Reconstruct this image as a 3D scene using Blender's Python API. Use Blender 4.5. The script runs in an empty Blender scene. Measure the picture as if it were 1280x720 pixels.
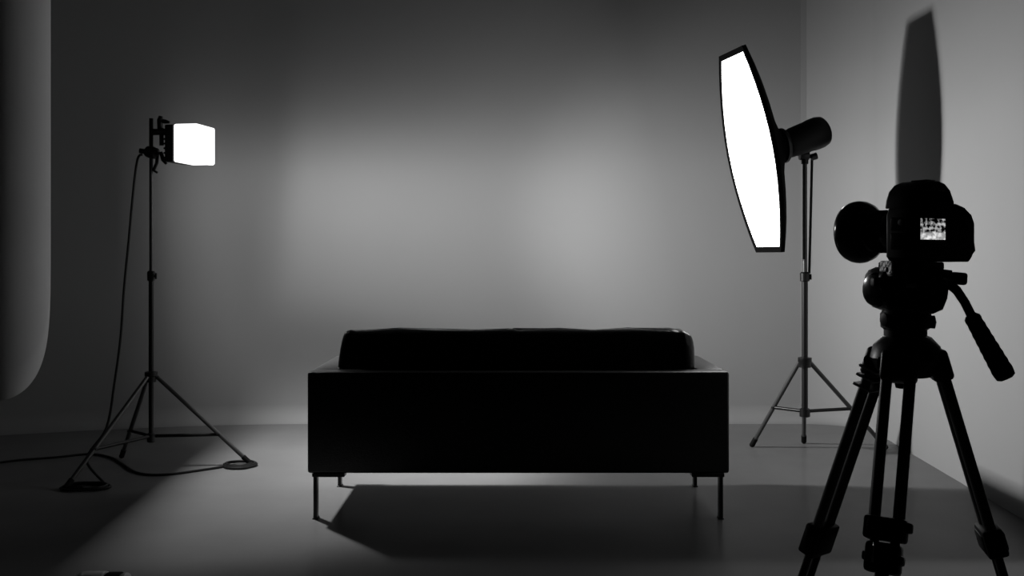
import bpy, bmesh, math, random
from mathutils import Vector, Matrix, noise

random.seed(7)
C = bpy.context.scene.collection
F = 1244.4444           # focal length in pixels of a 1280 wide frame (35 mm on 36 mm)
H = 1.15                # camera height
HY = 320.0              # row of the horizon


def at(px, py, d):
    return Vector(((px - 640) / F * d, d, H - (py - HY) / F * d))


def on_floor(px, py):
    d = F * H / (py - HY)
    return Vector(((px - 640) / F * d, d, 0.0))


def row(p):
    return HY + (H - p.z) / p.y * F


# ------------------------------------------------------------------ materials
def mat(name, col, rough=0.5, spec=0.5, metal=0.0, bump=0.0, bscale=40.0, var=0.0, vscale=6.0,
        emit=None, estr=0.0, coat=0.0, rvar=0.0):
    m = bpy.data.materials.new(name)
    m.use_nodes = True
    nt = m.node_tree
    b = nt.nodes['Principled BSDF']
    b.inputs['Base Color'].default_value = (col, col, col, 1)
    b.inputs['Roughness'].default_value = rough
    b.inputs['Metallic'].default_value = metal
    b.inputs['Specular IOR Level'].default_value = spec
    b.inputs['Coat Weight'].default_value = coat
    tc = nt.nodes.new('ShaderNodeTexCoord')
    if var or rvar:
        n = nt.nodes.new('ShaderNodeTexNoise')
        n.inputs['Scale'].default_value = vscale
        n.inputs['Detail'].default_value = 5
        nt.links.new(tc.outputs['Object'], n.inputs['Vector'])
        if var:
            r = nt.nodes.new('ShaderNodeMapRange')
            r.inputs['To Min'].default_value = max(0, col * (1 - var))
            r.inputs['To Max'].default_value = col * (1 + var)
            nt.links.new(n.outputs['Fac'], r.inputs['Value'])
            nt.links.new(r.outputs['Result'], b.inputs['Base Color'])
        if rvar:
            r = nt.nodes.new('ShaderNodeMapRange')
            r.inputs['To Min'].default_value = rough * (1 - rvar)
            r.inputs['To Max'].default_value = rough * (1 + rvar)
            nt.links.new(n.outputs['Fac'], r.inputs['Value'])
            nt.links.new(r.outputs['Result'], b.inputs['Roughness'])
    if bump:
        n = nt.nodes.new('ShaderNodeTexNoise')
        n.inputs['Scale'].default_value = bscale
        n.inputs['Detail'].default_value = 4
        nt.links.new(tc.outputs['Object'], n.inputs['Vector'])
        bp = nt.nodes.new('ShaderNodeBump')
        bp.inputs['Strength'].default_value = bump
        bp.inputs['Distance'].default_value = 0.01
        nt.links.new(n.outputs['Fac'], bp.inputs['Height'])
        nt.links.new(bp.outputs['Normal'], b.inputs['Normal'])
    if emit is not None:
        b.inputs['Emission Color'].default_value = (emit, emit, emit, 1)
        b.inputs['Emission Strength'].default_value = estr
    return m


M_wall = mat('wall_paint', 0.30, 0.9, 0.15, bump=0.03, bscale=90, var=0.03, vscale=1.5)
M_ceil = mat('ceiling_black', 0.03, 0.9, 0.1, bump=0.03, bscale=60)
M_floor = mat('floor_resin', 0.185, 0.22, 0.015, bump=0.010, bscale=14, var=0.12, vscale=3.0, rvar=0.15)
M_leather = mat('black_leather', 0.004, 0.36, 0.55, bump=0.15, bscale=160)
M_soft_leather = mat('creased_leather', 0.003, 0.32, 0.5, bump=0.25, bscale=60)
M_fabric = mat('black_fabric', 0.004, 0.85, 0.02, bump=0.1, bscale=300)
M_metal = mat('black_metal', 0.006, 0.38, 0.4, bump=0.02, bscale=200)
M_tube = mat('anodised_tube', 0.05, 0.33, 0.6, bump=0.02, bscale=200)
M_steel = mat('brushed_steel', 0.45, 0.3, 0.5, metal=1.0, bump=0.02, bscale=200)
M_chrome = mat('scratched_bright_metal', 0.8, 0.45, 0.5, metal=0.25, bump=1.0, bscale=120, var=0.5, vscale=140)
M_plastic = mat('black_plastic', 0.004, 0.5, 0.2, bump=0.03, bscale=400)
M_gloss = mat('gloss_black', 0.004, 0.2, 0.35, bump=0.01, bscale=50)
M_rubber = mat('black_rubber', 0.005, 0.7, 0.15, bump=0.06, bscale=300)
M_paper = mat('white_paper', 0.55, 0.9, 0.1, bump=0.03, bscale=30, var=0.03)
M_tape = mat('white_cloth_tape', 0.85, 0.35, 0.5, coat=0.5, bump=0.05, bscale=200)
M_card = mat('grey_card', 0.35, 0.9, 0.1, bump=0.05, bscale=100)
M_cable = mat('cable_rubber', 0.008, 0.55, 0.3, bump=0.03, bscale=300)
SOFT_E = 5.0
LED_E = 1.5
LAMP_W = 72.0
SPILL_W = 12.5
BEAM_SIDE = [(-1, 0.0), (-0.1, 0.8), (0.1, 1.0), (0.31, 0.68), (0.72, 0.90), (0.80, 1.65), (0.87, 2.8), (1, 3.4)]
BEAM_UP = [(-1, 4.0), (-0.76, 3.3), (-0.67, 0.9), (-0.58, 0.10), (-0.52, 0.35), (-0.44, 0.75), (-0.3, 0.95), (-0.05, 1.0), (0.11, 0.66), (0.25, 0.34), (0.43, 0.14), (0.7, 0.04), (1, 0.0)]
M_soft = mat('softbox_diffuser_glow', 0.8, 0.8, 0.1, bump=0.02, bscale=80, emit=1.0, estr=SOFT_E)
M_led = mat('lamp_diffuser_glow', 0.8, 0.8, 0.1, bump=0.02, bscale=80, emit=1.0, estr=LED_E)


def screen_material():
    m = mat('lit_screen', 0.02, 0.25, 0.5)
    nt = m.node_tree
    b = nt.nodes['Principled BSDF']
    tc = nt.nodes.new('ShaderNodeTexCoord')
    sep = nt.nodes.new('ShaderNodeSeparateXYZ')
    nt.links.new(tc.outputs['Generated'], sep.inputs[0])
    mp = nt.nodes.new('ShaderNodeMapping')
    mp.inputs['Scale'].default_value = (6.0, 0.0, 5.0)
    nt.links.new(tc.outputs['Generated'], mp.inputs['Vector'])
    n = nt.nodes.new('ShaderNodeTexNoise')
    n.inputs['Scale'].default_value = 1.0
    n.inputs['Detail'].default_value = 3
    nt.links.new(mp.outputs['Vector'], n.inputs['Vector'])
    # a bright band along the bottom of the picture, a dark patch right of the middle
    rmp = nt.nodes.new('ShaderNodeValToRGB')
    cr = rmp.color_ramp
    cr.elements[0].position = 0.0
    cr.elements[0].color = (.42, .42, .42, 1)
    cr.elements[1].position = 1.0
    cr.elements[1].color = (0.02, 0.02, 0.02, 1)
    for pos, v in ((0.30, .42), (0.40, 0.0), (0.62, 0.0), (0.75, 0.1), (0.9, 0.06)):
        e = cr.elements.new(pos)
        e.color = (v, v, v, 1)
    nt.links.new(sep.outputs['Z'], rmp.inputs['Fac'])
    n2 = nt.nodes.new('ShaderNodeMapRange')
    n2.inputs['From Min'].default_value = 0.44
    n2.inputs['From Max'].default_value = 0.62
    n2.inputs['To Min'].default_value = -0.1
    n2.inputs['To Max'].default_value = 0.42
    nt.links.new(n.outputs['Fac'], n2.inputs['Value'])
    add = nt.nodes.new('ShaderNodeMath')
    add.operation = 'ADD'
    add.use_clamp = True
    nt.links.new(n2.outputs['Result'], add.inputs[0])
    nt.links.new(rmp.outputs['Color'], add.inputs[1])
    nt.links.new(add.outputs[0], b.inputs['Emission Color'])
    b.inputs['Emission Strength'].default_value = 1.0
    return m


M_screen = screen_material()


# ------------------------------------------------------------------ mesh builders
def bx(bm, x0, x1, y0, y1, z0, z1, bev=0.0, seg=2, mtx=None):
    r = bmesh.ops.create_cube(bm, size=1.0)
    vs = r['verts']
    for v in vs:
        v.co = Vector(((x0 + x1) / 2 + v.co.x * (x1 - x0), (y0 + y1) / 2 + v.co.y * (y1 - y0),
                       (z0 + z1) / 2 + v.co.z * (z1 - z0)))
    if bev > 0:
        es = list({e for v in vs for e in v.link_edges})
        r2 = bmesh.ops.bevel(bm, geom=es, offset=bev, segments=seg, profile=0.5, affect='EDGES')
        vs = list({v for f in r2['faces'] for v in f.verts} | {v for v in vs if v.is_valid})
    if mtx is not None:
        bmesh.ops.transform(bm, matrix=mtx, verts=[v for v in vs if v.is_valid])
    return vs


def frames(pts, closed=False):
    n = len(pts)
    out = []
    up = None
    for i in range(n):
        a = pts[i - 1] if (i > 0 or closed) else pts[i]
        b = pts[(i + 1) % n] if (i < n - 1 or closed) else pts[i]
        t = (b - a).normalized()
        if up is None:
            up = Vector((0, 0, 1)) if abs(t.z) < 0.9 else Vector((1, 0, 0))
        s = t.cross(up)
        if s.length < 1e-6:
            s = t.cross(Vector((0, 1, 0)))
        s.normalize()
        up = s.cross(t).normalized()
        out.append((s, up))
    return out


def tube(bm, pts, r, seg=12, closed=False, cap=True):
    pts = [Vector(p) for p in pts]
    rs = r if isinstance(r, (list, tuple)) else [r] * len(pts)
    rings = []
    for (p, (s, u), rr) in zip(pts, frames(pts, closed), rs):
        rings.append([bm.verts.new(p + s * math.cos(a) * rr + u * math.sin(a) * rr)
                      for a in [2 * math.pi * k / seg for k in range(seg)]])
    m = len(rings)
    for i in range(m if closed else m - 1):
        a, b = rings[i], rings[(i + 1) % m]
        for k in range(seg):
            bm.faces.new((a[k], a[(k + 1) % seg], b[(k + 1) % seg], b[k]))
    if cap and not closed:
        bm.faces.new(rings[0][::-1])
        bm.faces.new(rings[-1])


def lathe(bm, prof, seg=32, mtx=None):
    """prof = [(r, h)...] about +z, then moved by mtx."""
    rings = []
    new = []
    for r, h in prof:
        if r < 1e-6:
            v = bm.verts.new((0, 0, h))
            rings.append([v])
            new.append(v)
        else:
            ring = [bm.verts.new((r * math.cos(2 * math.pi * k / seg), r * math.sin(2 * math.pi * k / seg), h))
                    for k in range(seg)]
            rings.append(ring)
            new += ring
    for a, b in zip(rings, rings[1:]):
        for k in range(seg):
            k2 = (k + 1) % seg
            if len(a) == 1 and len(b) == 1:
                continue
            if len(a) == 1:
                bm.faces.new((a[0], b[k], b[k2]))
            elif len(b) == 1:
                bm.faces.new((a[k], a[k2], b[0]))
            else:
                bm.faces.new((a[k], a[k2], b[k2], b[k]))
    for ring, flip in ((rings[0], True), (rings[-1], False)):
        if len(ring) > 1:
            bm.faces.new(ring[::-1] if flip else ring)
    if mtx is not None:
        bmesh.ops.transform(bm, matrix=mtx, verts=new)
    return new


def along(p, d):
    """matrix taking +z to direction d at point p"""
    q = Vector(d).normalized().to_track_quat('Z', 'Y')
    return Matrix.Translation(Vector(p)) @ q.to_matrix().to_4x4()


def prism(bm, outline, y0, y1, bev=0.0, seg=3, mtx=None):
    """outline [(x, z)...] extruded from y0 to y1"""
    a = [bm.verts.new((x, y0, z)) for x, z in outline]
    b = [bm.verts.new((x, y1, z)) for x, z in outline]
    n = len(a)
    fs = [bm.faces.new(a), bm.faces.new(b[::-1])]
    for i in range(n):
        fs.append(bm.faces.new((a[i], b[i], b[(i + 1) % n], a[(i + 1) % n])))
    vs = a + b
    if bev > 0:
        es = [e for f in fs[:2] for e in f.edges]
        r2 = bmesh.ops.bevel(bm, geom=es, offset=bev, segments=seg, profile=0.5, affect='EDGES')
        vs = list({v for f in r2['faces'] for v in f.verts} | {v for v in vs if v.is_valid})
    if mtx is not None:
        bmesh.ops.transform(bm, matrix=mtx, verts=vs)


def sgn_pow(v, p):
    return math.copysign(abs(v) ** p, v)


def pillow(bm, sx, sy, sz, e=0.35, n=48, m=20, mtx=None, wrinkle=0.0, seed=0):
    """a plump cushion: superellipsoid with soft wrinkles"""
    ex, ey = e if isinstance(e, tuple) else (e, e)
    rows = []
    for j in range(m + 1):
        th = -math.pi / 2 + math.pi * j / m
        ring = []
        for i in range(n):
            ph = 2 * math.pi * i / n
            x = sgn_pow(math.cos(th), ex) * sgn_pow(math.cos(ph), ex)
            y = sgn_pow(math.cos(th), ey) * sgn_pow(math.sin(ph), ey)
            z = sgn_pow(math.sin(th), ey)
            ring.append(Vector((x * sx / 2, y * sy / 2, z * sz / 2)))
        rows.append(ring)
    new = []
    vrows = []
    for j, ring in enumerate(rows):
        if j in (0, m):
            v = bm.verts.new((0, 0, ring[0].z))
            vrows.append([v])
            new.append(v)
        else:
            vr = [bm.verts.new(p) for p in ring]
            vrows.append(vr)
            new += vr
    for a, b in zip(vrows, vrows[1:]):
        for k in range(n):
            k2 = (k + 1) % n
            if len(a) == 1:
                bm.faces.new((a[0], b[k2], b[k]))
            elif len(b) == 1:
                bm.faces.new((a[k], a[k2], b[0]))
            else:
                bm.faces.new((a[k], a[k2], b[k2], b[k]))
    bmesh.ops.subdivide_edges(bm, edges=[e_ for e_ in bm.edges if e_.verts[0] in set(new)], cuts=1, use_grid_fill=True)
    bm.normal_update()
    if wrinkle:
        for v in bm.verts:
            p = v.co
            w = noise.noise(Vector((p.x * 22 + seed, p.y * 5, p.z * 5 + seed))) * 0.6
            w += noise.noise(Vector((p.x * 5 + seed * 3, p.y * 4, p.z * 4))) * 0.9
            crease = -abs(noise.noise(Vector((p.x * 30 + seed * 7, p.y * 6, p.z * 3)))) * 0.7
            topness = max(0.0, p.z / (sz / 2))
            v.co = p + v.normal * wrinkle * (w + crease * topness)
    if mtx is not None:
        bmesh.ops.transform(bm, matrix=mtx, verts=bm.verts)


def obj(name, bm, m, parent=None, smooth=True, angle=40):
    bmesh.ops.recalc_face_normals(bm, faces=bm.faces)
    me = bpy.data.meshes.new(name)
    bm.to_mesh(me)
    bm.free()
    me.materials.append(m)
    if smooth:
        for p in me.polygons:
            p.use_smooth = True
        me.set_sharp_from_angle(angle=math.radians(angle))
    o = bpy.data.objects.new(name, me)
    C.objects.link(o)
    if parent is not None:
        o.parent = parent
        base = PLACE.get(parent.name)
        if base is None and parent.parent is not None:
            base = PLACE.get(parent.parent.name)
            o.matrix_parent_inverse = Matrix.Identity(4)
        elif base is not None:
            me.transform(base.inverted())
    return o


PLACE = {}      # world placement of things whose parts are modelled in world coordinates


def thing(name, label, cat, loc=(0, 0, 0), rotz=0.0, group=None, world=True):
    o = bpy.data.objects.new(name, None)
    C.objects.link(o)
    o.empty_display_size = 0.1
    o.location = loc
    o.rotation_euler = (0, 0, rotz)
    o['label'] = label
    o['category'] = cat
    if group:
        o['group'] = group
    if world:
        PLACE[o.name] = Matrix.Translation(Vector(loc)) @ Matrix.Rotation(rotz, 4, 'Z')
    else:
        PLACE[o.name] = None
    return o


def sub(name, bm, m, part, **k):
    """sub-part of a part; part meshes already live in the thing's space"""
    root = part.parent
    base = PLACE.get(root.name)
    if base is not None:
        bmesh.ops.transform(bm, matrix=base.inverted(), verts=bm.verts)
    bmesh.ops.recalc_face_normals(bm, faces=bm.faces)
    me = bpy.data.meshes.new(name)
    bm.to_mesh(me)
    bm.free()
    me.materials.append(m)
    for p in me.polygons:
        p.use_smooth = True
    me.set_sharp_from_angle(angle=math.radians(40))
    o = bpy.data.objects.new(name, me)
    C.objects.link(o)
    o.parent = part
    return o


def tag(o, label, cat, group=None):
    o['label'] = label
    o['category'] = cat
    if group:
        o['group'] = group
    return o


def struct(name, bm, m, **k):
    o = obj(name, bm, m, **k)
    o['kind'] = 'structure'
    return o


B = bmesh.new

# ------------------------------------------------------------------ the room
CEIL = 3.30
TOE = F * H / (530 - HY)            # depth of the back wall's foot
COVE = 0.12


def right_wall_x(y):
    return 2.230 + (y - 4.336) * (2.380 - 2.230) / (6.656 - 4.336)


def plan_points():
    """foot line of the back wall from the left to the right wall: [(x, y, cove radius)]"""
    pts = []
    for i in range(25):                       # left part leans a little forward
        x = -3.70 + (-1.35 + 3.70) * i / 24
        t = (x + 3.70) / (2.35)
        y = 6.215 + (TOE - 6.215) * math.sin(t * math.pi / 2)
        pts.append((x, y, COVE))
    for i in range(1, 12):
        x = -1.35 + (2.011 + 1.35) * i / 11
        pts.append((x, TOE, COVE))
    p0, p1, p2 = Vector((2.011, TOE)), Vector((2.35, TOE - 0.06)), Vector((right_wall_x(6.45), 6.45))
    for i in range(1, 41):                    # rounded corner
        t = i / 40
        p = p0 * (1 - t) ** 2 + p1 * 2 * t * (1 - t) + p2 * t * t
        pts.append((p.x, p.y, COVE * (1 - t) + 0.004))
    return pts


bm = B()
cols = []
pp = plan_points()
for i, (x, y, r) in enumerate(pp):
    a = Vector(pp[max(0, i - 1)][:2])
    b = Vector(pp[min(len(pp) - 1, i + 1)][:2])
    t = (b - a).normalized()
    n = Vector((-t.y, t.x))                   # pointing out of the room
    col = []
    for k in range(25):
        ph = math.pi / 2 * k / 24
        off, z = r * math.sin(ph), r * (1 - math.cos(ph))
        col.append(bm.verts.new((x + n.x * off, y + n.y * off, z)))
    for k in range(1, 13):
        z = r + (CEIL - r) * k / 12
        col.append(bm.verts.new((x + n.x * r, y + n.y * r, z)))
    cols.append(col)
for a, b in zip(cols, cols[1:]):
    for k in range(len(a) - 1):
        bm.faces.new((a[k], b[k], b[k + 1], a[k + 1]))
wb = struct('wall_back', bm, M_wall, angle=5)

bm = B()
ya, yb = 3.3, 6.45
xa, xb = right_wall_x(ya), right_wall_x(yb)
vs = [bm.verts.new(p) for p in ((xa, ya, 0), (xb, yb, 0), (xb, yb, CEIL), (xa, ya, CEIL),
                                (xa + .15, ya, 0), (xb + .15, yb, 0), (xb + .15, yb, CEIL), (xa + .15, ya, CEIL))]
for f in ((0, 1, 2, 3), (7, 6, 5, 4), (0, 4, 5, 1), (3, 2, 6, 7), (0, 3, 7, 4), (1, 5, 6, 2)):
    bm.faces.new([vs[i] for i in f])
struct('wall_right', bm, M_wall, smooth=False)
bm = B()                                        # unseen near stretch of wall, added in black to cut its bounce light
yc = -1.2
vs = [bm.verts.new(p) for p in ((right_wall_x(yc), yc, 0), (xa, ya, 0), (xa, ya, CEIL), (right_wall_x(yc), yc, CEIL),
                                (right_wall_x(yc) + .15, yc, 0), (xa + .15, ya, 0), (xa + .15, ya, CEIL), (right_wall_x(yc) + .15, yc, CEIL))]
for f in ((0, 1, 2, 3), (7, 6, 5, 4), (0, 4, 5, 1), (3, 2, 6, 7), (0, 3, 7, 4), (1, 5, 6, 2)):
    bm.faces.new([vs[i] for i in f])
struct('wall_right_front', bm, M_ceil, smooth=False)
bm = B()
bx(bm, -3.85, -3.70, -1.2, 6.35, 0, CEIL)
struct('wall_left', bm, M_ceil, smooth=False)
bm = B()
bx(bm, -3.9, 2.7, -1.25, 7.1, -0.1, 0.0)
struct('floor', bm, M_floor, smooth=False)
bm = B()
bx(bm, -3.9, 2.7, -1.25, 7.1, CEIL, CEIL + 0.1)
struct('ceiling', bm, M_ceil, smooth=False)

# ------------------------------------------------------------------ curved white panel at the left edge
d0 = 4.75
edge = at(60, 330, d0)                          # right-hand edge of the panel
nE = Vector((0.97, 0.24))
R = 0.17
ctr = Vector((edge.x, edge.y)) - nE * R
a0 = math.atan2(nE.y, nE.x)
bm = B()
NA = 34
zs_low = 1.15 - (330 - HY) / F * d0             # where the corner starts to round off
cols = []
for i in range(NA + 1):
    ang = a0 - math.radians(95) * (i / NA) ** 1.15
    s = R * (a0 - ang)                          # distance along the sheet from its edge
    p = ctr + Vector((math.cos(ang), math.sin(ang))) * R
    # lower edge: a quarter of an ellipse rounding off the corner
    u = min(1.0, s / 0.27)
    zb = zs_low - 0.62 * math.sqrt(max(0.0, 1 - (1 - u) ** 2)) ** 0.9
    cols.append([(p.x, p.y, zb + (CEIL - 0.002 - zb) * k / 20) for k in range(21)])
tdir = Vector((math.sin(ang), -math.cos(ang)))
for k2 in range(1, 9):                          # the sheet runs on, out of the picture
    q = p + tdir * 0.1 * k2
    cols.append([(q.x, q.y, zb + (CEIL - 0.002 - zb) * k / 20) for k in range(21)])
vv = [[bm.verts.new(p) for p in c] for c in cols]
for a, b in zip(vv, vv[1:]):
    for k in range(20):
        bm.faces.new((a[k], b[k], b[k + 1], a[k + 1]))
panel = obj('backdrop_panel', bm, M_paper, angle=80)
sm = panel.modifiers.new('thickness', 'SOLIDIFY')
sm.thickness = 0.012
tag(panel, 'tall curved white backdrop sheet with rounded lower corner at the left edge', 'backdrop')

# ------------------------------------------------------------------ sofa
SD = F * H / (650 - HY)                        # depth of the sofa's back
SX0, SX1 = (384 - 640) / F * SD, (912 - 640) / F * SD
SZ0, SZ1 = H - (592 - HY) / F * SD, H - (465 - HY) / F * SD
SDEP = 0.72
sofa = thing('sofa', 'black leather sofa seen from behind on slim metal legs', 'sofa',
             ((SX0 + SX1) / 2, SD + SDEP / 2, 0))
bm = B()
bx(bm, SX0, SX1, SD, SD + 0.11, SZ0, SZ1, 0.012, 3)
obj('back_panel', bm, M_leather, sofa)
AW = 0.125
for x0, x1 in ((SX0, SX0 + AW), (SX1 - AW, SX1)):
    bm = B()
    bx(bm, x0, x1, SD + 0.1, SD + SDEP, SZ0, SZ1, 0.012, 3)
    obj('arm', bm, M_leather, sofa)
bm = B()
bx(bm, SX0 + AW - 0.005, SX1 - AW + 0.005, SD + 0.1, SD + SDEP - 0.01, SZ0 + 0.01, SZ0 + 0.15, 0.012, 3)
obj('seat_base', bm, M_leather, sofa)
inner0, inner1 = SX0 + AW + 0.004, SX1 - AW - 0.004
midx = (640 - 640) / F * SD + 0.012
cz0 = SZ0 + 0.14
for k, (x0, x1) in enumerate(((inner0, midx), (midx, inner1))):
    bm = B()
    pillow(bm, x1 - x0 - 0.006, 0.46, 0.17, 0.25, mtx=Matrix.Translation(((x0 + x1) / 2, SD + 0.48, cz0 + 0.085)),
           wrinkle=0.004, seed=k + 3)
    obj('seat_cushion', bm, M_leather, sofa, angle=70)
CD = SD + 0.13
cx0, cx1 = (423.5 - 640) / F * CD, (867.5 - 640) / F * CD
ctop = H - (411 - HY) / F * (CD + 0.09)
cmid = 0.012
for k, (x0, x1) in enumerate(((cx0, cmid), (cmid, cx1))):
    bm = B()
    zb = cz0 + 0.13
    tilt = Matrix.Rotation(math.radians(-5), 4, 'X')
    pillow(bm, x1 - x0 + (0.10 if k else 0.09), 0.20, ctop - zb, (0.09, 0.42), mtx=Matrix.Translation(((x0 + x1) / 2 + (-0.035 if k else 0.035), CD + 0.12, (ctop + zb) / 2)) @ tilt,
           wrinkle=0.013, seed=k * 5 + 1)
    obj('back_cushion', bm, M_soft_leather, sofa, angle=75)
for (px, dd, s) in ((395, SD + 0.03, 1), (900.5, SD + 0.03, -1), (0, SD + 0.64, 1), (0, SD + 0.64, -1)):
    x = (395 - 640) / F * (SD + .03) if s > 0 else (900.5 - 640) / F * (SD + .03)
    bm = B()
    bx(bm, x - 0.008, x + 0.008, dd - 0.02, dd + 0.02, 0.0, SZ0 - 0.004, 0.002, 1)
    xx = sorted((x - s * 0.012, x + s * 0.13))
    bx(bm, xx[0], xx[1], dd - 0.03, dd + 0.03, SZ0 - 0.016, SZ0 + 0.002, 0.003, 1)
    bx(bm, x - 0.012, x + 0.012, dd - 0.024, dd + 0.024, 0.0, 0.006, 0.002, 1)
    obj('leg', bm, M_metal, sofa)


# ------------------------------------------------------------------ light stands
def stand(root, base, feet, z_top, z_join, z_hub, r_pole, r_leg, joints, r_join=0.03):
    bx_, by_ = base
    # pole in two visible sections
    zmid = joints[0]
    bm = B()
    tube(bm, [(bx_, by_, z_hub - 0.03), (bx_, by_, zmid)], r_pole, 14)
    obj('lower_pole', bm, M_metal, root)
    bm = B()
    tube(bm, [(bx_, by_, zmid - 0.02), (bx_, by_, z_top)], r_pole * 0.75, 14)
    obj('upper_pole', bm, M_tube, root)
    for z in joints:
        bm = B()
        lathe(bm, [(r_pole * 1.0, -0.028), (r_pole * 1.55, -0.024), (r_pole * 1.6, 0.02), (r_pole * 1.2, 0.028)], 16,
              Matrix.Translation((bx_, by_, z)))
        tube(bm, [(bx_, by_, z), (bx_ + 0.032, by_ - 0.012, z)], 0.005, 8)
        tube(bm, [(bx_ + 0.030, by_ - 0.012, z - 0.016), (bx_ + 0.030, by_ - 0.012, z + 0.016)], 0.006, 8)
        obj('clamp_collar', bm, M_metal, root)
    bm = B()
    lathe(bm, [(r_pole, -0.03), (r_pole * 2.0, -0.028), (r_pole * 2.0, 0.0), (r_join * 1.15, 0.006), (r_join * 1.15, 0.028), (r_pole, 0.032)], 18,
          Matrix.Translation((bx_, by_, z_join)))
    obj('leg_collar', bm, M_metal, root)
    bm = B()
    lathe(bm, [(r_pole, -0.035), (r_pole * 1.7, -0.03), (r_pole * 1.7, 0.012), (r_pole, 0.02)], 18, Matrix.Translation((bx_, by_, z_hub)))
    obj('brace_hub', bm, M_metal, root)
    for f in feet:
        f = Vector(f)
        d = (Vector((f.x, f.y, 0)) - Vector((bx_, by_, 0))).normalized()
        top = Vector((bx_, by_, z_join)) + d * r_join
        end = Vector((f.x, f.y, r_leg))
        bm = B()
        tube(bm, [top, end], r_leg, 12)
        leg = obj('leg', bm, M_tube, root)
        bm = B()
        dirv = (end - top).normalized()
        tube(bm, [end - dirv * 0.05, end - dirv * 0.0], r_leg * 1.25, 12)
        bmesh.ops.create_uvsphere(bm, u_segments=12, v_segments=8, radius=r_leg * 1.25,
                                  matrix=Matrix.Translation(end + Vector((0, 0, r_leg * 0.25))))
        sub('rubber_foot', bm, M_rubber, leg)
        t = (z_join - z_hub) / (z_join - r_leg)
        tip = top.lerp(end, min(1, t))
        bm = B()
        hub = Vector((bx_, by_, z_hub)) + d * r_pole
        side = Vector((-d.y, d.x, 0))
        tube(bm, [hub, tip], r_leg * 0.8, 10)
        tube(bm, [tip - side * 0.016, tip + side * 0.016], r_leg * 0.6, 8)
        obj('brace', bm, M_metal, root)


# left stand
LD = 5.42
LX = (189 - 640) / F * LD
ls = thing('light_stand', 'black tripod light stand at left holding the small square lamp', 'light stand', (LX, LD, 0))
lf = [on_floor(82, 613), on_floor(312, 581), on_floor(152, 573)]
zL = lambda y: H - (y - HY) / F * LD
stand(ls, (LX, LD), lf, zL(150), zL(471), zL(545), 0.0135, 0.0115, [zL(345)])

# right stand
RD = 5.74
RX = (1006 - 640) / F * RD
rs = thing('light_stand', 'black tripod light stand at right carrying the softbox and flash head', 'light stand', (RX, RD, 0))
zR = lambda y: H - (y - HY) / F * RD
stand(rs, (RX, RD), [on_floor(940, 559), on_floor(1107, 562), (RX + 0.10, RD + 0.36, 0)], zR(188), zR(453), zR(514), 0.0175, 0.0125,
      [zR(346)], 0.034)
bm = B()
tube(bm, [(RX + 0.042, RD, zR(196)), (RX + 0.034, RD, zR(270)), (RX + 0.026, RD, zR(342))], 0.0075, 10)
obj('support_rod', bm, M_metal, rs)

# ------------------------------------------------------------------ small square lamp on the left stand
lampc = at(242, 181, LD - 0.02)
nl = Vector((0.985, -0.17, 0.0)).normalized()      # the way it shines
sl = Vector((0.17, 0.985, 0.0)).normalized()                    # sideways (away from the camera)
lamp = thing('studio_lamp', 'small square studio lamp glowing white on the left stand', 'lamp', (LX, LD, zL(188)))
W2, H2 = 0.105, 0.102


def lbox(bm, n0, n1, s0, s1, z0, z1, bev=0.004):
    m = Matrix(((nl.x, sl.x, 0, lampc.x), (nl.y, sl.y, 0, lampc.y), (0, 0, 1, lampc.z), (0, 0, 0, 1)))
    bx(bm, n0, n1, s0, s1, z0, z1, bev, 2, m)


bm = B()
lbox(bm, -0.062, 0.075, -W2, W2, -H2, H2, 0.010)
obj('diffuser', bm, M_led, lamp)
bm = B()
lbox(bm, -0.115, -0.064, -W2 * 0.98, W2 * 0.98, -H2 * 0.98, H2 * 0.98, 0.008)
for k in range(7):
    z = -0.075 + 0.025 * k
    lbox(bm, -0.131, -0.114, -W2 * 0.8, W2 * 0.8, z - 0.005, z + 0.005, 0.002)
obj('housing', bm, M_metal, lamp)
hb = lampc - nl * 0.105
bm = B()
q = hb - sl * 0.09
tube(bm, [Vector((LX, LD, zL(190))), Vector((LX, LD, zL(148)))], 0.011, 10)
obj('mounting_stud', bm, M_metal, lamp)
bm = B()
tube(bm, [Vector((LX, LD, zL(165))), Vector((LX + 0.05, LD - 0.0, zL(165))), hb + Vector((0.0, 0, zL(165) - hb.z))], [0.019, 0.017, 0.02], 10)
obj('bracket_arm', bm, M_metal, lamp)
bm = B()
lathe(bm, [(0.0, -0.035), (0.030, -0.03), (0.034, 0.0), (0.030, 0.028), (0.0, 0.034)], 18,
      along((LX + 0.008, LD - 0.01, zL(191)), (1, -0.3, -0.25)))
tube(bm, [Vector((LX - 0.055, LD - 0.02, zL(189))), Vector((LX + 0.045, LD - 0.02, zL(192)))], 0.014, 10)
obj('swivel_clamp', bm, M_metal, lamp)
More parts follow.
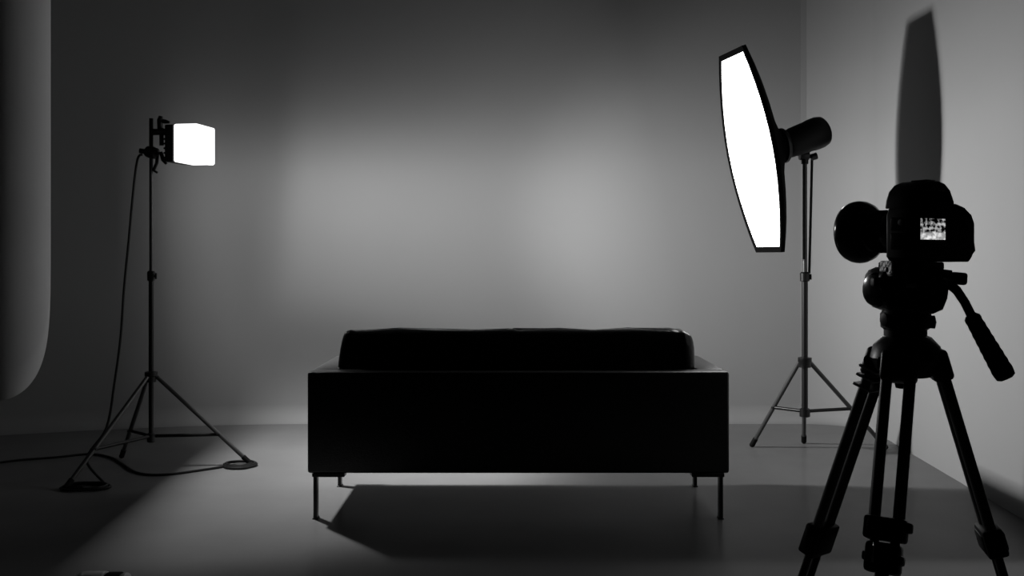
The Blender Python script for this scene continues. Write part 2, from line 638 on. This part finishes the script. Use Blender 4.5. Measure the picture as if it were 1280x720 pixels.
for s, z0, z1 in ((1, 152, 144), (-1, 200, 214)):
    # tabs of the frame at the top and bottom rear corner
    bm = B()
    p = at(205 if s > 0 else 203, (z0 + z1) / 2, LD - 0.02)
    if s > 0:
        tube(bm, [at(200, 162, LD), at(200, 150, LD), at(201, 145, LD)], [0.014, 0.016, 0.010], 10)
        tube(bm, [at(200, 151, LD), at(207, 152, LD), at(212, 153, LD)], [0.013, 0.012, 0.006], 10)
        tube(bm, [at(202, 160, LD), at(202, 182, LD)], 0.012, 10)
        obj('top_latch', bm, M_metal, lamp)
    else:
        tube(bm, [at(197, 192, LD), at(196, 204, LD), at(192, 213, LD), at(197, 216, LD)], [0.010, 0.009, 0.010, 0.006], 10)
        tube(bm, [at(201, 190, LD), at(204, 200, LD), at(208, 205, LD)], [0.010, 0.011, 0.007], 10)
        obj('tilt_lever', bm, M_metal, lamp)

# the light it throws from its front and from the side towards the wall, cut off towards the ceiling


def beam(name, axis, loc, watts, size, side, up):
    sd = bpy.data.lights.new(name, 'AREA')
    sd.energy = watts
    sd.shape = 'RECTANGLE'
    sd.size, sd.size_y = size
    sd.use_nodes = True
    lt = sd.node_tree
    em = lt.nodes['Emission']
    ge = lt.nodes.new('ShaderNodeNewGeometry')

    def response(vec, pts):
        dt = lt.nodes.new('ShaderNodeVectorMath')
        dt.operation = 'DOT_PRODUCT'
        dt.inputs[1].default_value = vec
        lt.links.new(ge.outputs['Incoming'], dt.inputs[0])
        mr = lt.nodes.new('ShaderNodeMapRange')
        mr.inputs['From Min'].default_value = -1.0
        mr.inputs['From Max'].default_value = 1.0
        lt.links.new(dt.outputs['Value'], mr.inputs['Value'])
        fc = lt.nodes.new('ShaderNodeFloatCurve')
        cv = fc.mapping.curves[0]
        cv.points[0].location = (0.0, pts[0][1] / 4)
        cv.points[1].location = (1.0, pts[-1][1] / 4)
        for c, v in pts[1:-1]:
            cv.points.new((c + 1) / 2, v / 4)
        fc.mapping.update()
        lt.links.new(mr.outputs['Result'], fc.inputs['Value'])
        return fc.outputs['Value']

    axis = Vector(axis).normalized()
    mu = lt.nodes.new('ShaderNodeMath')
    mu.operation = 'MULTIPLY'
    lt.links.new(response(tuple(axis), side), mu.inputs[0])
    lt.links.new(response((0.0, 0.0, 1.0), up), mu.inputs[1])
    m2 = lt.nodes.new('ShaderNodeMath')
    m2.operation = 'MULTIPLY'
    m2.inputs[1].default_value = 16.0
    lt.links.new(mu.outputs[0], m2.inputs[0])
    lt.links.new(m2.outputs[0], em.inputs['Strength'])
    o = bpy.data.objects.new(name, sd)
    C.objects.link(o)
    o.location = loc
    o.rotation_euler = axis.to_track_quat('-Z', 'Y').to_euler()


beam('lamp_beam', (0.992, 0.07, -0.1), lampc + nl * 0.08 - Vector((0, 0, 0.045)), LAMP_W, (0.24, 0.16), BEAM_SIDE, BEAM_UP)
beam('lamp_spill', (0.75, 0.66, 0.0), lampc + sl * 0.125 + nl * 0.09, SPILL_W, (0.10, 0.15), [(-1, 0.9), (0.12, 1.0), (0.25, 1.7), (0.55, 1.1), (1, 1.0)],
     [(-1, 1.6), (-0.5, 1.15)] + [q for q in BEAM_UP if q[0] > -0.1])

# ------------------------------------------------------------------ softbox and flash head on the right stand
sc_ = at(938, 190, 5.60)
ns = Vector((-0.958, -0.204, -0.2)).normalized()
us = Vector((ns.y, -ns.x, 0)).normalized() * -1                            # towards the camera
if us.y > 0:
    us = -us
vs_ = ns.cross(us)
if vs_.z < 0:
    vs_ = -vs_


def sp(u, v, n):
    return sc_ + us * u + vs_ * v + ns * n


def octa(k=1.0):
    pts = []
    hv, hw, tw = 0.575 * k, 0.293 * k, 0.153 * k
    N = 12
    for i in range(N + 1):
        v = -hv + 2 * hv * i / N
        pts.append((tw + (hw - tw) * max(0.0, math.cos(math.pi / 2 * v / hv)) ** 0.9, v))
    return pts + [(-u, v) for u, v in pts[::-1]]


sb = thing('softbox', 'large glowing white octagonal softbox tilted down on the right stand', 'softbox', tuple(sp(0, 0, 0)))
bm = B()
o1 = octa(0.945)
bm.faces.new([bm.verts.new(sp(u, v, 0.0)) for u, v in o1])
r = bmesh.ops.extrude_face_region(bm, geom=list(bm.faces))
bmesh.ops.translate(bm, vec=-ns * 0.012, verts=[e for e in r['geom'] if isinstance(e, bmesh.types.BMVert)])
obj('diffuser', bm, M_soft, sb)
bm = B()
rings = []
for k, n in ((0.945, -0.002), (0.948, 0.006), (1.0, 0.008), (1.005, -0.015), (0.86, -0.06), (0.6, -0.12), (0.33, -0.165), (0.17, -0.185), (0.15, -0.20)):
    q = max(0.0, (0.9 - k) / 0.75) if k < 0.9 else 0.0
    ring = []
    for u, v in octa(k):
        a = math.atan2(v / 0.575, u / 0.293)
        ring.append(bm.verts.new(sp(u * (1 - q) + 0.088 * math.cos(a) * q, v * (1 - q) + 0.088 * math.sin(a) * q, n)))
    rings.append(ring)
for a, b in zip(rings, rings[1:]):
    for i in range(len(a)):
        j = (i + 1) % len(a)
        bm.faces.new((a[i], a[j], b[j], b[i]))
obj('fabric_shell', bm, M_fabric, sb, angle=30)
bm = B()
lathe(bm, [(0.075, 0.0), (0.10, 0.004), (0.10, 0.02), (0.088, 0.032), (0.06, 0.034)], 28, along(sp(0, 0, -0.185), -ns))
obj('speed_ring', bm, M_metal, sb)

fh = thing('flash_head', 'black cylindrical flash head fixed behind the glowing softbox', 'flash', (RX, RD, zR(188)))
h0 = sp(0, 0, -0.221)
ha = (at(1030, 163, RD - 0.02) - h0).normalized()
ln = (at(1030, 163, RD - 0.02) - h0).length
bm = B()
lathe(bm, [(0.0, 0.0), (0.07, 0.0), (0.080, 0.015), (0.081, 0.05), (0.084, 0.055), (0.088, ln * 0.6), (0.092, ln * 0.7),
           (0.092, ln - 0.040), (0.086, ln - 0.014), (0.07, ln - 0.002), (0.0, ln)], 32, along(h0, ha))
obj('housing', bm, M_plastic, fh)
bm = B()
lathe(bm, [(0.0, 0.0), (0.05, 0.0), (0.052, 0.006), (0.0, 0.010)], 24, along(h0 + ha * (ln - 0.004), ha))
obj('rear_cap', bm, M_rubber, fh)
bm = B()
tube(bm, [(RX, RD, zR(205)), (RX, RD, zR(180))], 0.020, 14)
lathe(bm, [(0.0, -0.03), (0.028, -0.026), (0.032, 0.0), (0.028, 0.026), (0.0, 0.03)], 18, along((RX - 0.004, RD, zR(194)), (1, 0, 0)))
tube(bm, [(RX + 0.02, RD, zR(196)), (RX + 0.062, RD - 0.01, zR(196))], 0.010, 10)
lathe(bm, [(0.0, -0.02), (0.020, -0.016), (0.020, 0.016), (0.0, 0.02)], 14, along((RX + 0.05, RD - 0.01, zR(196)), (1, 0, 0.3)))
obj('tilt_bracket', bm, M_metal, fh)

# ------------------------------------------------------------------ tripod with fluid head
TD = 1.95
TX = (1133 - 640) / F * TD
zT = lambda y: H - (y - HY) / F * TD
tri = thing('camera_tripod', 'black video tripod with pan handle under the camera at right', 'tripod', (TX, TD, 0))
# shoulder casting with bowl
bm = B()
lathe(bm, [(0.0, zT(472)), (0.044, zT(470)), (0.056, zT(462)), (0.068, zT(447)), (0.062, zT(432)), (0.046, zT(421)), (0.035, zT(418)), (0.0, zT(417))],
      32, Matrix.Translation((TX, TD, 0)))
obj('shoulder', bm, M_metal, tri)
AZ = [(128, 'l', 0.40), (-13, 'r', 0.325), (-124, 'm', 0.40)]
for az, key, RF in AZ:
    a = math.radians(az)
    d = Vector((math.cos(a), math.sin(a), 0))
    side = Vector((-d.y, d.x, 0))
    hip = Vector((TX, TD, zT(452))) + d * 0.058
    foot = Vector((TX, TD, 0.0)) + d * RF
    ax = (foot - hip).normalized()

    def find(y):
        lo, hi = 0.0, 1.0
        for _ in range(50):
            mid = (lo + hi) / 2
            if row(hip.lerp(foot, mid)) < y:
                lo = mid
            else:
                hi = mid
        return lo
    y0, y1 = {'l': (655, 690), 'r': (657, 692), 'm': (647, 676)}[key]
    t0, t1 = find(y0), find(y1)
    Lh = (foot - hip).length
    Rm = Matrix((( side.x, ax.cross(side).x, ax.x, 0), (side.y, ax.cross(side).y, ax.y, 0), (side.z, ax.cross(side).z, ax.z, 0), (0, 0, 0, 1)))
    fr = lambda t: Matrix.Translation(hip.lerp(foot, t)) @ Rm     # local z runs down the leg, local x across it
    # twin upper tubes
    bm = B()
    for s in (-1, 1):
        tube(bm, [hip + side * s * 0.0215 + ax * 0.01, hip.lerp(foot, t1) + side * s * 0.0215], 0.0108, 14)
    leg = obj('leg', bm, M_tube, tri)
    # hip joint
    bm = B()
    bx(bm, -0.033, 0.033, -0.020, 0.018, -0.025, 0.035, 0.009, 3, fr(0))
    tube(bm, [hip - side * 0.038, hip + side * 0.038], 0.012, 12)
    sub('hip_joint', bm, M_metal, leg)
    if key == 'l':
        bm = B()
        for z in (0.012, 0.024, 0.037):
            bx(bm, -0.034, 0.034, -0.023, 0.021, z - 0.003, z + 0.003, 0.002, 1, fr(0) @ Matrix.Translation((0, 0, z * 0.6)))
        bx(bm, -0.040, -0.026, -0.020, 0.014, 0.0, 0.014, 0.003, 1, fr(0) @ Matrix.Translation((0.0, 0, 0.02)))
        sub('angle_lock', bm, M_steel, leg)['label'] = 'bright steel angle lock'
    # clamp where the lower section slides in
    bm = B()
    hl = (t1 - t0) * Lh
    bx(bm, -0.037, 0.037, -0.019, 0.019, 0, hl, 0.006, 2, fr(t0))
    bx(bm, -0.030, 0.030, -0.022, 0.022, hl * 0.15, hl * 0.85, 0.005, 2, fr(t0))
    bx(bm, 0.033, 0.046, -0.010, 0.010, hl * 0.1, hl * 0.55, 0.004, 2, fr(t0))
    sub('leg_clamp', bm, M_plastic, leg)
    bm = B()
    if key == 'm':
        for s in (-1, 1):
            tube(bm, [hip.lerp(foot, t1) + side * s * 0.018, hip.lerp(foot, t1) + side * s * 0.018 + ax * 0.035], 0.0085, 12)
        bx(bm, -0.031, 0.031, -0.018, 0.018, 0.004, 0.058, 0.007, 2, fr(t1))
        bx(bm, -0.036, 0.036, -0.014, 0.014, 0.022, 0.040, 0.005, 2, fr(t1))
        tube(bm, [hip.lerp(foot, t1) + ax * 0.05, foot - ax * 0.02], 0.0125, 14)
    else:
        for s in (-1, 1):
            tube(bm, [hip.lerp(foot, t1) + side * s * 0.0165, foot - ax * 0.03 + side * s * 0.0165], 0.0082, 12)
        bx(bm, -0.028, 0.028, -0.014, 0.014, 0, 0.035, 0.006, 2, fr(1 - 0.06 / Lh))
    sub('lower_section', bm, M_metal, leg)
    if key == 'm':
        bm = B()
        bx(bm, -0.0155, -0.0115, 0.016, 0.0205, 0.006, 0.043, 0.0015, 1, fr(t1))
        bx(bm, -0.0155, -0.0115, -0.0205, -0.016, 0.006, 0.043, 0.0015, 1, fr(t1))
        sub('lever_pin', bm, M_steel, leg)['label'] = 'bright steel lever pin'
    bm = B()
    lathe(bm, [(0.0, 0.0), (0.022, 0.0), (0.026, 0.008), (0.022, 0.022), (0.012, 0.03), (0.0, 0.032)], 18, Matrix.Translation((foot.x, foot.y, 0)))
    sub('rubber_foot', bm, M_rubber, leg)
# bowl clamp knob under the shoulder
bm = B()
lathe(bm, [(0.0, zT(486)), (0.014, zT(485)), (0.017, zT(478)), (0.016, zT(470)), (0.01, zT(462))], 18, Matrix.Translation((TX - 0.006, TD, 0)))
obj('bowl_knob', bm, M_plastic, tri)
# neck with two pan knobs
bm = B()
lathe(bm, [(0.040, zT(420)), (0.040, zT(412)), (0.046, zT(409)), (0.047, zT(392)), (0.042, zT(388)), (0.046, zT(384)), (0.0, zT(383))], 32,
      Matrix.Translation((TX - 0.002, TD, 0)))
obj('neck', bm, M_metal, tri)
for s, yk in ((-1, 399), (1, 402)):
    bm = B()
    lathe(bm, [(0.0, 0.0), (0.012, 0.0), (0.013, 0.012), (0.0, 0.016)], 16, along((TX + s * 0.038, TD - 0.01, zT(yk)), (s, -0.2, 0)))
    obj('pan_knob', bm, M_plastic, tri)
# head body: rounded cradle
hx = TX
bm = B()
out = [(-0.067, zT(345)), (-0.068, zT(360)), (-0.064, zT(374)), (-0.052, zT(385)), (-0.03, zT(390)), (0.035, zT(391)),
       (0.053, zT(386)), (0.062, zT(372)), (0.066, zT(352)), (0.064, zT(338)), (0.045, zT(334)), (-0.045, zT(334)), (-0.06, zT(338))]
prism(bm, [(x + hx, z) for x, z in out], TD - 0.05, TD + 0.05, 0.010, 3)
obj('head_body', bm, M_metal, tri)
bm = B()
lathe(bm, [(0.0, -0.002), (0.030, 0.0), (0.034, 0.006), (0.030, 0.014), (0.020, 0.017), (0.0, 0.018)], 28,
      along((hx - 0.060, TD - 0.015, zT(362)), (-1, -0.35, 0)))
obj('drag_dial', bm, M_gloss, tri)
bm = B()
bx(bm, -0.034, 0.036, -0.05, 0.05, -0.006, zT(327.6) - zT(333), 0.003, 2, Matrix.Translation((hx + 0.008, TD, zT(333))) @ Matrix.Rotation(math.radians(30), 4, 'Z'))
obj('mounting_plate', bm, M_metal, tri)
bm = B()
tube(bm, [(hx - 0.05, TD - 0.03, zT(351)), (hx - 0.072, TD - 0.04, zT(352))], 0.007, 10)
bx(bm, -0.010, 0.012, -0.012, 0.012, -0.010, 0.010, 0.005, 3, Matrix.Translation((hx - 0.072, TD - 0.04, zT(352))))
obj('tilt_knob', bm, M_plastic, tri)
bm = B()
tube(bm, [(hx + 0.04, TD - 0.02, zT(340)), (hx + 0.075, TD - 0.03, zT(343))], 0.009, 10)
bx(bm, 0.070, 0.102, -0.014, 0.014, -0.0125, 0.0115, 0.006, 3, Matrix.Translation((hx, TD - 0.03, zT(343.5))) @ Matrix.Rotation(math.radians(4), 4, 'Y'))
obj('release_lever', bm, M_plastic, tri)
bm = B()
bx(bm, -0.0105, 0.0105, -0.003, 0.003, -0.0085, 0.0, 0.0015, 1, Matrix.Translation((hx - 0.012, TD - 0.0535, zT(353))))
obj('scale_plate', bm, M_steel, tri)['label'] = 'small bright scale plate'
hp = [at(1172, 351, 1.92), at(1184, 353, 1.90), at(1196, 363, 1.89), at(1206, 378, 1.88), at(1215, 396, 1.87)]
bm = B()
tube(bm, hp, [0.012, 0.010, 0.0088, 0.0085, 0.0085], 14)
ph = obj('pan_handle', bm, M_metal, tri)
g0, g1 = at(1213, 393, 1.87), at(1259, 474, 1.83)
gd = (g1 - g0).normalized()
gl = (g1 - g0).length
bm = B()
prof = [(0.0, 0.0), (0.010, 0.001), (0.0145, 0.006)]
for k in range(16):
    t = k / 15
    prof.append((0.0150 + 0.0045 * t - (0.0009 if k % 2 else 0), 0.010 + (gl - 0.022) * t))
prof += [(0.017, gl - 0.004), (0.010, gl), (0.0, gl + 0.0005)]
lathe(bm, prof, 24, along(g0, gd))
sub('foam_grip', bm, M_rubber, ph)

# ------------------------------------------------------------------ the camera on the tripod
yaw = math.radians(33)
cam_base = Vector((at(1161, 327, TD).x, TD, zT(327.5)))
KX, KZ = 1.06, 0.925
cam = thing('photo_camera', 'black camera with a lit rear screen mounted on the tripod', 'camera', tuple(cam_base), yaw, world=False)
# local axes: x right as seen from behind, y the way the lens points, z up
bm = B()
out = [(-0.086, 0.010), (-0.076, 0.0), (0.084, 0.0), (0.094, 0.010), (0.096, 0.026), (0.102, 0.042), (0.102, 0.084),
       (0.092, 0.102), (0.070, 0.116), (0.044, 0.123), (-0.054, 0.123), (-0.078, 0.114), (-0.086, 0.098)]
prism(bm, [(x, z * KZ) for x, z in out], -0.034, 0.036, 0.006, 3)
body = obj('body', bm, M_plastic, cam)
bm = B()
out = [(0.050, 0.004), (0.090, 0.004), (0.099, 0.03), (0.099, 0.088), (0.084, 0.106), (0.050, 0.110)]
prism(bm, [(x, z * KZ) for x, z in out], 0.025, 0.064, 0.009, 3)
obj('hand_grip', bm, M_rubber, cam)
bm = B()
out = [(-0.080, 0.112), (0.044, 0.112), (0.040, 0.130), (0.028, 0.153), (0.012, 0.1650), (-0.006, 0.1695), (-0.032, 0.1695), (-0.052, 0.163), (-0.068, 0.149), (-0.076, 0.131)]
prism(bm, [(x, z * KZ) for x, z in out], -0.030, 0.044, 0.007, 3)
bx(bm, -0.052, 0.004, -0.040, -0.02, 0.109, 0.138, 0.007, 3)
obj('prism_housing', bm, M_plastic, cam)
bm = B()
bx(bm, -0.048, 0.0, -0.050, -0.038, 0.108, 0.135, 0.009, 4)
obj('eyecup', bm, M_rubber, cam)
bm = B()
bx(bm, -0.036, -0.008, -0.02, 0.015, 0.1560, 0.1590, 0.001, 1)
obj('hot_shoe', bm, M_metal, cam)
bm = B()
bx(bm, -0.082, 0.004, -0.0375, -0.032, 0.030, 0.092, 0.003, 2)
scr = obj('screen_frame', bm, M_plastic, cam)
bm = B()
SXA, SXB, SZA, SZB = -0.080, -0.004, 0.043, 0.083
bx(bm, SXA, SXB, -0.0385, -0.0368, SZA, SZB)
so = obj('screen', bm, M_screen, cam, smooth=False)
so['label'] = 'lit screen showing a black and white picture'
for (x, z, r) in ((0.062, 0.072, 0.012), (0.060, 0.096, 0.005), (0.062, 0.040, 0.005), (0.062, 0.024, 0.004), (0.020, 0.085, 0.004), (0.020, 0.065, 0.004), (0.020, 0.045, 0.004)):
    bm = B()
    lathe(bm, [(0.0, 0.0), (r, 0.0), (r, 0.0025), (r * 0.8, 0.0035), (0.0, 0.003)], 20, along((x, -0.033, z), (0, -1, 0)))
    obj('control_dial' if r > 0.01 else 'button', bm, M_rubber, cam)
bm = B()
lathe(bm, [(0.0, 0), (0.011, 0), (0.011, 0.006), (0.010, 0.008), (0.0, 0.008)], 24, Matrix.Translation((0.058, 0.0, 0.104)))
obj('mode_dial', bm, M_plastic, cam)
for sx in (-0.085, 0.101):
    bm = B()
    lathe(bm, [(0.0, 0), (0.006, 0), (0.006, 0.004), (0.0, 0.005)], 12, along((sx, 0.0, 0.076), (math.copysign(1, sx), 0, 0)))
    obj('strap_lug', bm, M_steel, cam)
# side port cover
bm = B()
bx(bm, -0.0890, -0.084, -0.014, 0.022, 0.024, 0.056, 0.002, 2)
bx(bm, -0.0890, -0.084, -0.014, 0.022, 0.060, 0.086, 0.002, 2)
obj('port_cover', bm, M_gloss, cam)
# lens pointing away to the left, with a wide hood
lz = 0.061
lx = -0.020
bm = B()
lathe(bm, [(0.0, 0.0), (0.038, 0.0), (0.039, 0.012), (0.036, 0.016), (0.040, 0.02), (0.041, 0.04), (0.0395, 0.042), (0.0415, 0.045), (0.0415, 0.075),
           (0.039, 0.078), (0.043, 0.092), (0.048, 0.100), (0.048, 0.118), (0.0, 0.118)], 40, along((lx, 0.030, lz), (0, 1, 0)))
lens = obj('lens', bm, M_gloss, cam)
bm = B()
prof = [(0.040, 0.043)]
for k in range(12):
    z = 0.046 + 0.020 * k / 11
    prof.append((0.0435 if k % 2 else 0.0425, z))
prof.append((0.040, 0.069))
lathe(bm, prof, 40, along((lx, 0.030, lz), (0, 1, 0)))
lr = sub('focus_ring', bm, M_rubber, lens)
bm = B()
lathe(bm, [(0.040, 0.084), (0.050, 0.088), (0.059, 0.096), (0.0635, 0.107), (0.0645, 0.116), (0.0635, 0.125), (0.060, 0.134), (0.055, 0.138), (0.052, 0.122), (0.044, 0.116)], 48,
      along((lx, 0.030, lz), (0, 1, 0)))
sub('lens_hood', bm, M_gloss, lens)

# shiny metal catch seen under the lens
cm = Matrix.Translation(at(1110, 336, TD - 0.045)) @ Matrix.Rotation(math.radians(-78), 4, 'Z')
bm = B()
bx(bm, -0.020, 0.020, -0.005, 0.0, -0.014, 0.0155, 0.002, 2, cm)
bx(bm, -0.017, 0.004, -0.008, -0.004, -0.006, 0.004, 0.002, 2, cm)
ql = obj('quick_release_catch', bm, M_chrome, tri)
ql['label'] = 'scratched shiny metal catch'
bm = B()
bx(bm, -0.020, 0.024, 0.001, 0.026, -0.020, 0.012, 0.003, 2, cm)
obj('catch_block', bm, M_metal, tri)

# ------------------------------------------------------------------ cables
def smooth_path(pts, n=10):
    pts = [Vector(p) for p in pts]
    out = []
    for i in range(len(pts) - 1):
        p0 = pts[max(0, i - 1)]
        p1, p2 = pts[i], pts[i + 1]
        p3 = pts[min(len(pts) - 1, i + 2)]
        for k in range(n):
            t = k / n
            out.append(0.5 * ((2 * p1) + (-p0 + p2) * t + (2 * p0 - 5 * p1 + 4 * p2 - p3) * t * t + (-p0 + 3 * p1 - 3 * p2 + p3) * t ** 3))
    out.append(pts[-1])
    return out


CR = 0.0065


def fl(px, py):
    p = on_floor(px, py)
    p.z = CR
    return p


drop = [at(178, 193, LD - 0.02), at(172, 199, LD - 0.03), at(167, 235, LD - 0.05), at(161, 300, LD - 0.07), at(155, 362, LD - 0.09), at(151, 420, LD - 0.11),
        at(143, 480, LD - 0.13), at(133, 535, LD - 0.15)]
c0 = on_floor(106, 604)
drop += [Vector((drop[-1].x - 0.07, drop[-1].y - 0.08, 0.09)), ]
# two and a half flat turns around the front foot
lc = on_floor(108, 611)
for k in range(0, 27):
    a = math.radians(60 + k * 36)
    rr = 0.125 + 0.004 * (k % 3) - 0.0015 * k
    drop.append(Vector((lc.x + rr * math.cos(a), lc.y + rr * 0.62 * math.sin(a), CR + 0.0055 * (k / 10))))
bm = B()
tube(bm, smooth_path(drop, 6), CR, 8)
tag(obj('power_cable', bm, M_cable), 'thin black cable hanging from the small lamp and coiled around the front foot', 'cable')

path = [fl(-40, 585), fl(20, 577), fl(70, 573), fl(112, 569), fl(138, 573), fl(152, 581), fl(168, 591), fl(188, 595), fl(215, 594), fl(245, 590), fl(272, 586), ]
rc = on_floor(300, 583)
for k in range(0, 30):
    a = math.radians(205 + k * 30)
    rr = 0.088 + 0.003 * (k % 4) - 0.0008 * k
    path.append(Vector((rc.x + rr * math.cos(a), rc.y + rr * 0.95 * math.sin(a), CR + 0.0055 * (k / 12))))
bm = B()
tube(bm, smooth_path(path, 6), CR, 8)
tag(obj('extension_cable', bm, M_cable), 'black cable lying across the floor to a coil at the lamp stand right foot', 'cable')

# ------------------------------------------------------------------ tape rolls at the bottom edge
def tape_roll(px0, px1, ptop, d, rad, m, name, label):
    top = at((px0 + px1) / 2, ptop, d)
    w = (px1 - px0) / F * d
    t = thing(name, label, 'tape roll', (top.x, d, 0), group='tape rolls standing on the floor')
    c = Vector((top.x, d, rad))
    bm = B()
    ri = rad * 0.68
    lathe(bm, [(ri, -w / 2), (rad * 0.93, -w / 2), (rad * 0.985, -w / 2 + 0.006), (rad, -w / 2 + 0.016), (rad, w / 2 - 0.004), (rad * 0.98, w / 2), (ri, w / 2)], 48, along(c, (1, 0, 0)))
    obj('tape', bm, m, t)
    bm = B()
    lathe(bm, [(ri - 0.004, -w / 2 - 0.001), (ri + 0.0005, -w / 2 - 0.001), (ri + 0.0005, w / 2 + 0.001), (ri - 0.004, w / 2 + 0.001), (ri - 0.004, -w / 2 - 0.001)], 48, along(c, (1, 0, 0)))
    obj('cardboard_core', bm, M_card, t)


tape_roll(99, 131, 714.5, 3.25, (H - (714.5 - HY) / F * 3.25) / 2, M_tape, 'tape_roll', 'white tape roll standing at the bottom left edge')
tape_roll(132, 150, 715.5, 3.25, (H - (715.5 - HY) / F * 3.25) / 2, M_rubber, 'tape_roll', 'black tape roll standing beside a white one')
tape_roll(151, 158, 716.5, 3.25, (H - (716.5 - HY) / F * 3.25) / 2, M_tape, 'tape_roll', 'narrow white roll added as a highlight right of the black one')  # white sliver added in place of a specular highlight on the black roll

# ------------------------------------------------------------------ camera and world
cd = bpy.data.cameras.new('view')
cd.lens = 35.0
cd.sensor_width = 36.0
cd.shift_y = -(360 - HY) / 1280.0
cd.clip_start = 0.05
co = bpy.data.objects.new('view', cd)
C.objects.link(co)
co.location = (0, 0, H)
co.rotation_euler = (math.pi / 2, 0, 0)
bpy.context.scene.camera = co

w = bpy.data.worlds.new('dark')
bpy.context.scene.world = w
w.use_nodes = True
w.node_tree.nodes['Background'].inputs[0].default_value = (0, 0, 0, 1)

s = bpy.context.scene
s.view_settings.view_transform = 'Standard'
s.view_settings.look = 'None'
s.view_settings.gamma = 1.0
s.view_settings.use_curve_mapping = False
s.view_settings.exposure = 0.0
